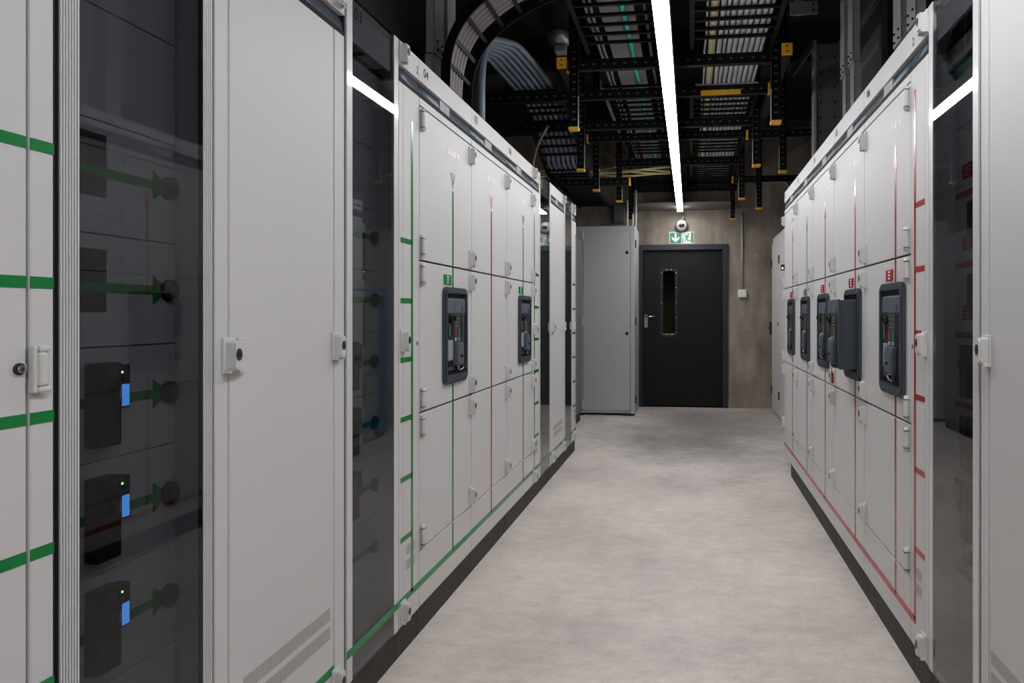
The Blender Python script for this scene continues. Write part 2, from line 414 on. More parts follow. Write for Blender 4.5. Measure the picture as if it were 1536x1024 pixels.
# ------------------------------------------------------------------ switchgear
def side_map(side):
    return (lambda u, w, z: (XL + w, u, z)) if side == 'L' else (lambda u, w, z: (XR - w, u, z))
TOP = 2.245
def base_cab(t, side, u0, u1, number=None, glassy=False, plinth_end=None, numsize=.05):
    m = side_map(side); g = .0015
    if not glassy:
        MB(m).box(u0 + g, u1 - g, -.58, -.024, .112, TOP - .002).build('body', 'grey', t)
    pe = plinth_end if plinth_end else u1 - g
    MB(m).box(u0 + g, pe, -.56, -.012, 0, .11).build('plinth', 'plinth', t)
    if glassy: return
    lp = MB(m).box(u0 + g, u1 - g, -.022, 0, 2.16, TOP, bev=.002).build('label_panel', 'grey', t)
    dr = 1 if side == 'L' else -1
    if number:
        uc = u0 + .06 if side == 'L' else u1 - .07
        MB(m).text(number, numsize, uc, 2.203, .0012, dr).build('number', 'digit', lp)
    gb = MB(m); pf = [(-.0235, 2.159)] + [(-.0225 + .0165 * math.sin(a), 2.112 + .047 * math.cos(a)) for a in [PI / 2 * k / 8 for k in range(9)]] + [(-.0235, 2.112)]
    A = [gb.V((u0 + .0005, w_, z_)) for w_, z_ in pf]; B = [gb.V((u1 - .0005, w_, z_)) for w_, z_ in pf]
    for i in range(len(pf)):
        f_ = gb.bm.faces.new([A[i], A[(i + 1) % len(pf)], B[(i + 1) % len(pf)], B[i]]); f_.smooth = 0 < i < len(pf) - 2
    gb.bm.faces.new(A); gb.bm.faces.new(B)
    gs = gb.build('wireway_strip', 'groove', t)
    wd = u1 - u0
    if wd > .3:
        a, b = u0 + wd * .36, u0 + wd * .54
        MB(m).box(a, b, -.022, -.004, 2.116, 2.157, bev=.001).build('clip', 'lgrey', gs)
    MB(m).box(u0 + .0005, u1 - .0005, -.0235, -.0008, 2.0962, 2.111).build('seal', 'gap', t)
    MB(m).box(u1 - .0024, u1 - .0002, -.0225, -.004, .114, 2.094).build('seal', 'gap', t)
    return lp

def latch(side, u, z, parent, hinge=0, h=.082):
    """cam latch: base plate, bowed grip, round lock; hinge = +1/-1 adds the strike plate on that side"""
    m = side_map(side); b = MB(m); hw = .02
    b.box(u - hw, u + hw, 0, .006, z - h / 2, z + h / 2, 0, .0015)
    b.prism(rrect(u - .013, u + .013, z - h / 2 + .006, z + h / 2 - .006, .007, 3), .006, .022, 0)
    b.prism(rrect(u - .011, u + .011, z - h / 2 + .010, z + h / 2 - .010, .007, 3), .022, .028, 0)
    b.disc(u, z + .003, .028, .0292, .0098, 1, 16, .014); b.disc(u, z + .003, .0292, .0302, .0045, 2, 10)
    b.box(u - hw + .001, u - .013, .006, .02, z - h / 2 + .002, z - h / 2 + .01, 0); b.box(u + .013, u + hw - .001, .006, .02, z - h / 2 + .002, z - h / 2 + .01, 0)
    if hinge:
        c = u + hinge * (hw + .013)
        b.box(min(c - .012, c + .012), max(c - .012, c + .012), 0, .012, z - h / 2, z + h / 2, 0, .002)
    return b.build('latch', ['latch', 'dlock', 'black'], parent)

def hinge(side, u, z, parent, h=.085, wd=.02):
    m = side_map(side); b = MB(m)
    P = [(u, .011, z - h / 2), (u, .011, z - h / 4), (u, .011, z + h / 4), (u, .011, z + h / 2)]
    b.tube([(p[0], p[1], p[2]) for p in P], 0.0085, 10, 0)
    b.box(u - .002, u + wd, 0, .006, z - h / 2, z + h / 2, 0, .001)
    for zz in (z - h / 2 + .012, z + h / 2 - .012): b.box(u - .0095, u + .0095, .003, .0195, zz - .0012, zz + .0012, 1)
    return b.build('hinge', ['latch', 'dlock'], parent)

EP = .0009
def cubicle(side, u0, u1, number, label, line, tri, breaker, text=None, first=False, lineu=None, placard=None, group=None, latches_both=False):
    m = side_map(side)
    t = thing('switchgear_cabinet', label, 'cabinet', (XL - .3 if side == 'L' else XR + .3, (u0 + u1) / 2, 0), group)
    base_cab(t, side, u0, u1, number, plinth_end=(u1 - .26) if (side == 'R' and u1 > 5.3) else None)
    g = .0026
    MB(m).box(u0 + g, u1 - g, -.022, 0, 2.067, 2.096, bev=.0015).build('fascia', 'grey', t)
    zs = [(1.4645, 2.0625), (.8705, 1.4595), (.335, .8655)]
    for zz in (2.0645, 1.462, .868, .332): MB(m).box(u0 + g, u1 - g, -.0235, -.006, zz - .0018, zz + .0018).build('seal', 'gap', t)
    nm = ['upper_door', 'breaker_door', 'lower_door']
    main = .205
    for i, (a, b) in enumerate(zs):
        dr = MB(m).box(u0 + g, u1 - g, -.022, 0, a + .001, b - .001, bev=.002).build(nm[i], 'grey', t)
        for zz in (a + .052, b - .052):
            latch(side, u1 - .0215, zz, dr)
            if first: hinge(side, u0 + .012, zz, dr)
        c = lineu; lw = .0085
        top = {0: 1.797, 1: b - .002, 2: b - .002}[i] if i == 0 else b - .002
        ln = MB(m)
        if i == 1 and breaker:
            ln.box(c - lw, c + lw, 0, EP, 1.37, b - .002); ln.box(c - lw, c + lw, 0, EP, a + .002, .95)
        else:
            ln.box(c - lw, c + lw, 0, EP, a + .002, top)
        if i == 0:
            if tri == 'down': ln.prism([(c - .028, 1.875), (c + .028, 1.875), (c, 1.803)], 0, EP)
            else: ln.prism([(c - .022, 1.80), (c + .022, 1.80), (c, 1.90)], 0, EP)
        ln.build('mimic_line', line, dr)
        if i == 0 and text:
            d_ = 1 if side == 'L' else -1
            MB(m).text(text, .036, c + .02 * d_, 1.962, EP, d_).build('lettering', 'pink' if text != 'Bypass Line' else 'red', dr)
        elif i == 0:
            q = MB(m)                          # unreadable lettering: pale strokes paint in its lamp glint
            for k in range(5): q.box(c - .062 + k * .028, c - .045 + k * .028, 0, EP, 1.948, 1.975)
            q.build('glint_lettering', 'pink', dr)
        if i == 1 and placard:
            pc = c - .065 if side == 'L' else c + .07
            pl = MB(m).box(pc - .042, pc + .042, 0, .003, 1.38, 1.423, 0).build('placard', placard, dr)
            q = MB(m)
            for k, (wa) in enumerate((.02, .016, .022)):
                q.box(pc - wa * .5, pc + wa * .5, .003, .0036, 1.386 + k * .0125, 1.393 + k * .0125)
            q.build('placard_print', 'white', dr)
    kp = MB(m).box(u0 + g, u1 - g, -.022, 0, .114, .331, bev=.002).build('kick_panel', 'grey', t)
    return t, kp

def main_line(side, u0, u1, parent, color, z=.205):
    MB(side_map(side)).box(u0, u1, 0, EP, z - .0125, z + .0125).build('mimic_line', color, parent)

GZ = [1.523, 1.302, 1.084, .866, .646, .427]
RZ = [1.623, 1.404, 1.188, .971, .723, .451]
def narrow(side, u0, u1, label, color, vu, bu, zs, vtop=1.98, number=None, strip_near=True, group=None, latch_top=True):
    m = side_map(side)
    t = thing('cable_compartment', label, 'cabinet', (XL - .3 if side == 'L' else XR + .3, (u0 + u1) / 2, 0), group)
    lp = base_cab(t, side, u0, u1, None)
    d_ = 1 if side == 'L' else -1
    if number:
        MB(m).text(number, .04, u1 - .02 if side == 'L' else u1 - .03, 2.19, .0012, d_).build('number', 'digit', lp)
    s0 = u0 + .035; g = .002
    MB(m).box(u0 + g, s0 - .001, -.022, 0, .114, 2.096, bev=.0015).build('edge_strip', 'grey', t)
    dr = MB(m).box(s0 + .001, u1 - g, -.022, 0, .114, 2.096, bev=.0015).build('compartment_door', 'grey', t)
    for z in (1.155, .165): latch(side, s0 - .004, z, dr)
    if latch_top: latch(side, u0 + .022, 2.203, lp, h=.075)
    q = MB(m); lw = .0085
    q.box(vu - lw, vu + lw, 0, EP, .205, vtop)
    for z in zs: q.box(min(vu, bu), max(vu, bu), 0, EP, z - .0095, z + .0095)
    q.build('mimic_diagram', color, dr)
    v = MB(m); vm = (u0 + .06, u1 - .045)
    for z in (.376, .322): v.box(vm[0], vm[1], 0, .0005, z - .018, z + .018)
    v.build('vent_grille', 'vent', dr)
    MB(m).disc(u1 - .02, 1.14, 0, .001, .008, 0, 10).build('screw', 'steel', dr)
    return t, dr

def plain(side, u0, u1, label, latch_u=True, group=None, strips=(.045, .06), green=None, vent=None, number=None):
    m = side_map(side)
    t = thing('switchgear_cabinet', label, 'cabinet', (XL - .3 if side == 'L' else XR + .3, (u0 + u1) / 2, 0), group)
    lp = base_cab(t, side, u0, u1, number)
    g = .002; a, b = u0 + strips[0], u1 - strips[1]
    MB(m).box(u0 + g, a - .002, -.022, 0, .114, 2.096, bev=.002).build('edge_strip', 'grey', t)
    MB(m).box(b + .002, u1 - g - .002, -.022, 0, .114, 2.096, bev=.002).build('edge_strip', 'grey', t)
    dr = MB(m).box(a + .002, b - .002, -.022, 0, .114, 2.096, bev=.003).build('door', 'grey', t)
    for z in (1.157, .165):
        latch(side, a - .003, z, dr, hinge=1 if side == 'L' else 0); latch(side, b + .004, z, dr)
    latch(side, u1 - .05, 2.203, lp, h=.075)
    if vent:
        v = MB(m)
        for z in (.376, .322): v.box(vent[0], vent[1], 0, .0005, z - .0185, z + .0185)
        v.build('vent_grille', 'vent', dr)
    return t, dr

def glass_cab(side, u0, u1, label, color, zs, number=None, ribbed=False, group=None, frames=(.036, .036), bevw=.0, placards=False, lit=False, line=True):
    m = side_map(side)
    t = thing('glazed_cabinet', label, 'cabinet', (XL - .3 if side == 'L' else XR + .3, (u0 + u1) / 2, 0), group)
    base_cab(t, side, u0, u1, None, glassy=True)
    g = .0025; IN = -.076
    b = MB(m)
    b.box(u0 + g, u0 + .016, -.58, -.012, .112, TOP - .002); b.box(u1 - .016, u1 - g, -.58, -.012, .112, TOP - .002)
    b.box(u0 + .016, u1 - .016, -.58, -.10, .112, TOP - .002)
    b.box(u0 + .016, u1 - .016, -.10, -.012, .112, .13); b.box(u0 + .016, u1 - .016, -.10, -.012, TOP - .02, TOP - .002)
    b.build('body', 'modf', t)
    MB(m).box(u0 + .016, u1 - .016, -.06, -.05, 2.09, 2.105).build('cross_rail', 'black', t)
    MB(m).box(u0 + .016, u1 - .016, -.062, -.052, 2.03, 2.09).build('cable_tray_cover', 'lgrey', t)
    MB(m).box(u0 + .04, u1 - .045, -.022, -.010, 2.11, 2.222).build('label_panel', 'grey', t)
    # module fronts
    z = .118; k = 0
    edges = [.135, .322, .538, .755, .971, 1.188, 1.404, 1.62, 1.837, 2.025]
    d_ = 1 if side == 'L' else -1
    iu0, iu1 = u0 + .018, u1 - .018
    bx = (lambda f: iu0 + f) if side == 'L' else (lambda f: iu1 - f)
    def rb(q, f0, f1, w0, w1, z0, z1, mi=0, bev=0):
        a, c = sorted((bx(f0), bx(f1))); q.box(a, c, w0, w1, z0, z1, mi, bev)
    for za, zb in zip(edges, edges[1:]):
        md = MB(m).box(iu0, iu1, -.099, IN, za + .0012, zb - .0012, bev=.001).build('module_front', 'modf', t)
    for i, z in enumerate(zs[:6]):
        zc = z - .0
        ar = MB(m)
        if i < 5 and not placards:
            a, c = sorted((bx(.0), bx(.253))); ar.box(a, c, IN, IN + .0012, zc - .0095, zc + .0095)
            e0, e1 = bx(.253), bx(.294)
            ar.prism([(e0, zc - .031), (e0, zc + .031), (e1, zc)], IN, IN + .0012)
        else:
            a, c = sorted((bx(.0), bx(.30))); ar.box(a, c, IN, IN + .0012, zc - .0095, zc + .0095)
        ar.build('flow_arrow', color, t)
        gr = MB(m); gu = bx((iu1 - iu0) - .0205); gr.disc(gu, zc, IN, IN + .010, .020, 0, 20, .024); gr.disc(gu, zc, IN + .010, IN + .013, .012, 0, 18)
        gr.build('cable_gland', 'gap', t)
        if placards:
            pl = MB(m); rb(pl, .055, .13, IN, IN + .002, zc + .045, zc + .09)
            for kk in range(3): rb(pl, .075, .11, IN + .002, IN + .0026, zc + .052 + kk * .012, zc + .057 + kk * .012, 1)
            pl.build('placard', [color, 'lgrey'], t)
    pz = [1.535, 1.315]
    for zc in pz:
        w = MB(m); rb(w, .085, .145, IN - .004, IN + .001, zc - .06, zc + .06); w.build('blank_window', 'winb', t)
        w = MB(m); rb(w, .09, .155, IN, IN + .0008, zc - .095, zc - .0625); rb(w, .15, .175, IN, IN + .0008, zc - .055, zc + .05)
        w.build('inspection_flap', 'modf', t)
    for zc in (1.081, .865, .655):
        q = MB(m)
        rb(q, .098, .15, IN, IN + .03, zc - .08, zc + .078, 0, .004)
        rb(q, .15, .172, IN, IN + .026, zc - .012, zc + .072, 0, .002)
        bk = q.build('moulded_case_breaker', 'mccb', t)
        q = MB(m); rb(q, .153, .169, IN + .026, IN + .0268, zc - .008, zc + .034); 
        q.build('display', 'screen' if lit else 'mccb', bk)
        q = MB(m); rb(q, .118, .135, IN + .03, IN + .042, zc + .008, zc + .03, 0, .002); rb(q, .132, .1345, IN + .042, IN + .0425, zc + .01, zc + .03, 1)
        q.build('toggle', ['black', 'lgrey'], bk)
        q = MB(m); u = bx(.153); q.disc(u, zc + .058, IN + .026, IN + .0275, .0022, 0, 8); q.build('status_led', 'led' if lit else 'dark', bk)
        q = MB(m); rb(q, .104, .106, IN + .03, IN + .0305, zc - .04, zc - .01); rb(q, .12, .14, IN + .03, IN + .0308, zc + .05, zc + .066); q.build('marking', 'dark', bk)
    # glazed door
    fa, fb = frames
    door = MB(m)
    for a, c in ((u0 + g, u0 + fa), (u1 - fb, u1 - g)):
        if ribbed:
            n = max(3, int((c - a) / .0047))
            door.box(a, c, -.012, -.003, .112, TOP, 1)
            p = (c - a) / n
            for i in range(n): door.box(a + p * i + p * .12, a + p * i + p * .72, -.003, .0, .112, TOP, 0)
        else:
            door.box(a, c, -.012, .0005, .112, TOP, 0, .001)
    dr = door.build('door_frame', ['rib', 'ribdark'], t)
    MB(m).box(u0 + fa, u1 - fb, -.003, 0, .114, TOP - .001).build('glass_pane', 'smoke', dr)
    if line: MB(m).box(u0 + g, u1 - g, 0.0006, .0006 + EP, .205 - .0125, .205 + .0125).build('mimic_line', color, dr)
    if number:
        MB(m).text(number, .05, u0 + fa + .035 if side == 'L' else u1 - fb - .035, 2.195, .0012, d_).build('number', 'digit', dr)
    latch_u = u0 + .02
    return t

GL = 'cabinets of the left switchgear row'; GR = 'cabinets of the right switchgear row'
# ---- left row, near to far
t, dr = None, None
m = side_map('L')
tA = thing('cable_compartment', 'grey cabinet nearest the camera on left, crossed by green stripes', 'cabinet', (XL - .3, .62, 0), GL)
base_cab(tA, 'L', .30, .950, None)
dA = MB(m).box(.302, .904, -.022, 0, .114, 2.096, bev=.003).build('compartment_door', 'grey', tA)
sA = MB(m).box(.9085, .9475, -.022, 0, .114, 2.096, bev=.003).build('edge_strip', 'grey', tA)
MB(m).box(.9478, .9535, -.022, -.004, .112, TOP - .002).build('seal', 'gap', tA)
for z in GZ[:5]:
    MB(m).box(.302, .903, 0, EP, z - .0095, z + .0095).build('mimic_line', 'green', dA)
    MB(m).box(.909, .947, 0, EP, z - .0095, z + .0095).build('mimic_line', 'green', sA)
hb = MB(m)
hb.box(.9045, .912, 0, .012, 1.125, 1.201, 0, .003); hb.box(.911, .926, 0, .016, 1.136, 1.190, 0, .004)
hb.box(.912, .934, 0, .014, 1.190, 1.201, 0, .004); hb.box(.912, .934, 0, .014, 1.125, 1.136, 0, .004); hb.box(.9265, .934, 0, .013, 1.125, 1.201, 0, .003)
hb.build('hinge', 'latch', sA)
lk = MB(m); lk.disc(.891, 1.165, 0, .0012, .0125, 0, 24); lk.disc(.891, 1.165, .0012, .003, .0095, 1, 24); lk.disc(.891, 1.165, .003, .008, .006, 2, 20); lk.box(.8895, .8925, .008, .0083, 1.1615, 1.1685, 1)
lk.build('screw_lock', ['latch', 'dlock', 'steel'], dA)

glass_cab('L', .9555, 1.304, 'glazed cabinet with ribbed borders and three lit blue displays inside', 'green', GZ, ribbed=True, lit=True, group=GL, frames=(.038, .03))
tC, dC = plain('L', 1.306, 1.846, 'plain light grey cabinet between ribbed glazed cabinet and glazed cabinet 03', group=GL, vent=(1.40, 1.765))
main_line('L', 1.36, 1.784, dC, 'green')
MB(m).box(1.8445, 1.8515, -.022, -.004, .112, TOP - .002).build('seal', 'gap', tC)
glass_cab('L', 1.853, 2.207, 'smoked glazed cabinet numbered 03 reflecting the strip light on the left', 'green', GZ, number='03', group=GL, placards=True)
tE, dE = narrow('L', 2.207, 2.385, 'narrow grey compartment with green ladder diagram between cabinets 03 and 04', 'green', 2.318, 2.222, GZ, number='2', group=GL)
main_line('L', 2.21, 2.384, dE, 'green')
spec = [(2.385, '04', 'light grey cubicle numbered 04 with green line and slate breaker', 'green', 'down', True, 2.738, 'green', True, None),
        (2.985, '05', 'light grey cubicle numbered 05 with single red line and no breaker', 'red', 'down', False, 3.291, None, False, None),
        (3.585, '06', 'light grey cubicle numbered 06 with green line, beyond the red-lined cubicle 05', 'green', 'down', True, 3.94, 'green', False, None)]
for u, n, lab, col, tri, brk, lu, plc, first, tx in spec:
    t, kp = cubicle('L', u, u + .6, n, lab, col, tri, brk, tx, first, lu, plc, GL)
    main_line('L', u + .001, u + .599, kp, 'green')
    MB(m).box(lu - .0085, lu + .0085, 0, EP, .205, .329).build('mimic_line', col, kp)
tF, dF = narrow('L', 4.185, 4.368, 'narrow grey compartment with green ladder diagram beyond cubicle 06', 'green', 4.232, 4.355, GZ, number='07', group=GL)
main_line('L', 4.188, 4.365, dF, 'green')
glass_cab('L', 4.37, 4.743, 'smoked glazed cabinet far along left row reflecting exit sign', 'green', GZ, group=GL, placards=True)
tH, dH = plain('L', 4.745, 5.268, 'plain grey cabinet between the two farthest glazed cabinets of left row', group=GL, vent=(4.84, 5.18))
main_line('L', 4.748, 5.265, dH, 'green')
glass_cab('L', 5.27, 5.63, 'farthest smoked glazed cabinet at the end of left row', 'green', GZ, group=GL, placards=True)
tJ, dJ = narrow('L', 5.632, 5.82, 'narrow grey compartment closing the far end of left row', 'green', 5.785, 5.65, GZ, group=GL)
main_line('L', 5.635, 5.817, dJ, 'green')

# ---- right row
mr = side_map('R')
tR, dR = plain('R', .62, 1.797, 'plain grey cabinet nearest the camera on the right', group=GR, vent=(1.1, 1.735), strips=(.06, .05))
MB(mr).box(1.7955, 1.8035, -.022, -.004, .112, TOP - .002).build('seal', 'gap', tR)
glass_cab('R', 1.805, 2.166, 'smoked glazed cabinet of right row reflecting the strip light', 'red', RZ, group=GR, placards=True, line=False)
tN, dN = narrow('R', 2.166, 2.336, 'narrow grey compartment with red ladder diagram in right row', 'red', 2.292, 2.2, RZ, vtop=2.02, number='2', group=GR)
rs = [(2.336, '06', 'grey cubicle numbered 06 with nearest red-placarded breaker of right row', 'red', 2.50, True, None),
      (2.936, '05', 'grey cubicle of right row holding the breaker pulled out on its cradle', 'red', 3.09, False, None),
      (3.536, '04', 'grey red-lined cubicle just beyond the pulled-out breaker in right row', 'red', 3.755, False, 'Bypass Line'),
      (4.136, '03', 'grey cubicle of right row with the dark blue line', 'blue', 4.33, False, None),
      (4.736, '02', 'grey red-lined cubicle at the far end of right row', 'red', 4.92, False, None)]
bpos = []
for u, n, lab, col, lu, first, tx in rs:
    t, kp = cubicle('R', u, u + .6, n, lab, col, 'up', True, tx, first, lu, col, GR)
    main_line('R', u + .001, u + .599, kp, 'red')
    MB(mr).box(lu - .0085, lu + .0085, 0, EP, .205, .329).build('mimic_line', col, kp)
    bpos.append(lu)
main_line('R', 2.285, 2.334, dN, 'red')
sl = MB(mr); sl.box(5.325, 5.334, .001, .03, 1.61, 1.66, 0, .002); sl.box(5.3242, 5.325, .012, .022, 1.622, 1.636, 1); sl.build('status_lamp', ['black', 'led'], kp)

# ------------------------------------------------------------------ withdrawable breakers (local: x = out of the door, y = viewer's right on the left row)
LM = lambda u, w, z: (w, u, z)
def make_breaker(label, group, ext=0.0):
    t = thing('circuit_breaker', label, 'circuit breaker', (0, 0, 0), group)
    W = .1375; e = ext
    fr = MB(LM)
    fr.ring(rrect(-W, W, -.21, .21, .028), rrect(-W + .021, W - .021, -.172, .183, .008), .0012, .013)
    fr.ring(rrect(-W + .008, W - .008, -.2, .2, .022), rrect(-W + .018, W - .018, -.176, .186, .01), .013, .018)
    fr.build('door_frame', 'slate', t)
    MB(LM).box(-W + .021, W - .021, .0005, .003, -.172, .183).build('recess', 'gap', t)
    if e: MB(LM).box(-.1, .098, .004, e + .004, -.16, .158, bev=.004).build('cradle_housing', 'slate', t)
    o = .004 + e - (0 if e else .001)
    hs = MB(LM).box(-.106, .108, o, o + .006, -.152, .162, bev=.002).build('housing', 'slate', t)
    tc = MB(LM); tc.box(-.104, -.032, o + .006, o + .010, .098, .158, 0, .0015); tc.box(-.03, .106, o + .006, o + .010, .098, .158, 0, .0015)
    tc.build('top_cover', 'slate2', t)
    MB(LM).box(.064, .076, o + .010, o + .0105, .104, .128).build('led_window', 'black', t)
    cp = MB(LM).box(-.034, .054, o + .006, o + .009, -.03, .096, bev=.001).build('control_panel', 'dark', t)
    def btn(u, z, w, h, mt, nm='push_button'): MB(LM).box(u - w, u + w, o + .009, o + .0115, z - h, z + h, bev=.001).build(nm, mt, cp)
    btn(-.012, .012, .008, .018, 'bred'); btn(.03, .012, .008, .018, 'bgreen')
    btn(-.014, -.018, .01, .007, 'bblue', 'position_indicator'); btn(.028, -.018, .009, .007, 'lgrey', 'position_indicator')
    q = MB(LM)
    for k in range(3):
        for j, z in enumerate((.074, .058, .042)): q.box(-.02 + k * .022, -.011 + k * .022, o + .009, o + .0095, z - .0025, z + .0025)
    q.build('keypad_print', 'lgrey', cp)
    MB(LM).box(-.096, -.036, o + .006, o + .0075, -.018, .094).build('key_slot', 'black', t)
    kl = MB(LM); kl.disc(-.06, .07, o + .0075, o + .02, .017, 0, 14); kl.box(-.086, -.028, o + .01, o + .018, .06, .069, 0); kl.box(-.05, -.036, o + .02, o + .023, .03, .056, 1)
    kl.box(-.064, -.056, o + .02, o + .03, .064, .084, 0)
    kl.build('key_lock', ['black', 'steel'], t)
    MB(LM).box(-.09, -.074, o + .0075, o + .011, .0, .05, bev=.001).build('charge_lever', 'slate2', t)
    MB(LM).box(.06, .078, o + .006, o + .008, -.13, .09).build('trip_unit', 'black', t)
    MB(LM).box(-.096, -.042, o + .006, o + .009, -.108, -.02, bev=.001).build('rating_plate', 'lgrey', t)
    sm = MB(LM); sm.box(-.094, -.07, o + .006, o + .009, -.136, -.112); sm.box(-.066, -.044, o + .006, o + .009, -.136, -.112)
    sm.build('terminal_cover', 'mccb', t)
    cr = MB(LM)
    pr = [(-.03, -.13), (.052, -.13), (.052, -.045), (.046, -.03), (-.024, -.03), (-.03, -.045)]
    cr.prism(pr, o + .006, o + .022, 0)
    cr.prism([(-.024, -.126), (.046, -.126), (.046, -.05), (.04, -.038), (-.018, -.038), (-.024, -.05)], o + .022, o + .026, 0)
    cb = cr.build('crank_cover', 'slate2', t)
    MB(LM).disc(.01, -.092, o + .026, o + .034, .006, 0, 12).box(.004, .024, o + .03, o + .034, -.096, -.09).build('cover_knob', 'black', cb)
    MB(LM).box(.053, .06, o + .006, o + .02, -.126, -.034, bev=.001).build('side_rib', 'slate', t)
    pd = MB(LM)
    loop = [(.03 + .034 * math.cos(a), o + .018, -.143 + .012 * math.sin(a)) for a in [2 * PI * i / 16 for i in range(17)]]
    pd.tube(loop, .0035, 6, 1); pd.box(.062, .094, o + .01, o + .026, -.152, -.13, 0, .003); pd.box(-.016, .006, o + .008, o + .018, -.15, -.136, 0, .002)
    pd.build('padlock_ring', ['black', 'steel'], t)
    return t
def copy_tree(o, label):
    c = o.copy(); C.objects.link(c); c['label'] = label
    for ch in o.children:
        k = ch.copy(); C.objects.link(k); k.parent = c
        for g in ch.children:
            s = g.copy(); C.objects.link(s); s.parent = k
    return c
BG = 'withdrawable breakers in the cubicle doors'
b0 = make_breaker('slate breaker in cubicle 04 under the nearest green placard', BG)
b0.location = (XL, 2.752, 1.16)
b1 = copy_tree(b0, 'slate breaker in cubicle 06 under the farther green placard'); b1.location = (XL, 3.955, 1.16)
for k, lab in ((0, 'slate breaker nearest the camera in right row, under red placard'),
               (2, 'slate breaker just beyond the pulled-out one in right row'),
               (3, 'slate breaker on the dark blue line in right row'),
               (4, 'farthest slate breaker at the end of right row')):
    c = copy_tree(b0, lab); c.location = (XR, bpos[k] + .02, 1.16); c.rotation_euler = (0, 0, PI)
bw = make_breaker('slate breaker pulled out of its door with a red tag below', BG, ext=.085)
rt = MB(LM); rt.box(-.05, -.015, .09, .094, -.235, -.185); rt.tube([(-.03, .095, -.15), (-.032, .096, -.19)], .002, 6)
rt.build('lockout_tag', 'red', bw)
bw.location = (XR, bpos[1] + .02, 1.16); bw.rotation_euler = (0, 0, PI)

# ------------------------------------------------------------------ end cabinets
ec = thing('metal_cabinet', 'tall grey metal cabinet standing beside the dark door', 'cabinet', (-1.05, 8.2, 0))
ex0, ex1, ey0, ey1, eh = -1.46, -.678, 7.868, 8.53, 2.352
MB().box(ex0, ex1, ey0 + .02, ey1, .03, eh, bev=.005).build('body', 'grey2', ec)
dd = MB().box(-1.325, -.735, ey0, ey0 + .02, .07, 2.27, bev=.004).build('door', 'grey2', ec)
MB().box(ex0, -1.33, ey0 + .004, ey0 + .02, .03, 2.27, bev=.003).build('edge_strip', 'grey2', ec)
MB().box(-.73, ex1, ey0 + .002, ey0 + .02, .03, 2.27, bev=.003).build('edge_strip', 'grey2', ec)
for z in (2.018, 1.02):
    MB().disc(-.775, z, ey0 - .006, ey0, .022, 0, 16).build('lock', 'black', dd)
for z in (2.24, 1.17, .14):
    MB().box(-1.335, -1.318, ey0 - .012, ey0, z - .05, z + .05, bev=.003).build('hinge', 'latch', dd)
for z in (2.13, 1.17, .2):
    MB().box(ex1, ex1 + .014, ey0 + .05, ey0 + .085, z - .05, z + .05, bev=.003).build('side_hinge', 'black', ec)
MB().box(ex1 - .14, ex1 - .01, ey0 + .01, ey0 + .12, 0, .03).build('foot', 'black', ec)
MB().box(ex0 + .02, ex0 + .14, ey0 + .01, ey0 + .12, 0, .03).build('foot', 'black', ec)
MB().box(ex0 + .02, ex1 - .02, ey1 - .12, ey1 - .02, 0, .03).build('foot', 'black', ec)
for x, z1, lab in ((-.80, 2.72, 'short white pipe rising left of yellow post cap on end cabinet'), (-.73, 2.55, 'short white pipe rising behind yellow post cap on end cabinet'), (-.69, 2.85, 'tallest white pipe rising at the corner of end cabinet')):
    tag(MB().tube([(x, 8.2, eh), (x, 8.2, z1)], .011, 10).build('riser_pipe', 'white'), lab, 'pipe', 'white pipes on the end cabinet')

sc = thing('metal_cabinet', 'dark grey set-back cabinet on black plinth past the left row', 'cabinet', (-1.7, 7.05, 0))
MB().box(-2.1, -1.286, 6.55, 7.49, .1, 2.13, bev=.004).build('body', 'grey3', sc)
MB().box(-2.08, -1.292, 6.56, 7.48, 0, .1).build('plinth', 'plinth', sc)
MB().box(-1.286, -1.268, 6.58, 7.46, .12, 2.1, bev=.003).build('door', 'grey3', sc)

fc = thing('metal_cabinet', 'tall grey double-door cabinet against back wall past the right row', 'cabinet', (1.3, 7.7, 0))
MB().box(1.058, 1.6, 6.95, 8.385, .012, 2.226, bev=.004).build('body', 'grey', fc)
for a, b in ((6.96, 7.665), (7.675, 8.335)):
    dd = MB().box(1.038, 1.058, a, b, .06, 2.15, bev=.003).build('door', 'grey', fc)
    MB().box(1.03, 1.038, a + .05, a + .075, 1.12, 1.16).build('lock', 'black', dd)
    for z in (1.9, .3): MB().box(1.024, 1.038, b - .03, b - .012, z - .05, z + .05, bev=.003).build('hinge', 'black', dd)
hd = MB(); hd.box(1.012, 1.038, 8.345, 8.375, 1.0, 1.16, 0, .004); hd.tube([(1.01, 8.36, 1.08), (.985, 8.36, 1.08), (.98, 8.3, 1.08)], .009, 8, 1)
hd.build('handle', ['black', 'steel'], fc)

# breaker lifting trolley in the recess past the right row (seen in the glass on the left)
tr = thing('lifting_trolley', 'blue lifting trolley with mast in the recess past right row', 'trolley', (1.3, 6.2, 0))
bl = MB()
bl.box(1.0, 1.06, 5.72, 5.78, .06, 1.52, 0, .004); bl.box(1.0, 1.06, 6.2, 6.26, .06, 1.52, 0, .004); bl.box(1.0, 1.06, 5.78, 6.2, 1.44, 1.5, 0, .004); bl.box(1.0, 1.06, 5.78, 6.2, .1, .16, 0, .004)
bl.build('mast', 'trolley', tr)
for z in (.16, .64):
    MB().box(1.062, 1.6, 5.72, 6.26, z, z + .05, bev=.004).build('platform_frame', 'trolley', tr)
    MB().box(1.07, 1.59, 5.73, 6.25, z + .051, z + .06).build('platform', 'lgrey', tr)
MB().box(1.2, 1.5, 5.85, 6.1, .7, 1.0, bev=.01).build('control_box', 'dark', tr)
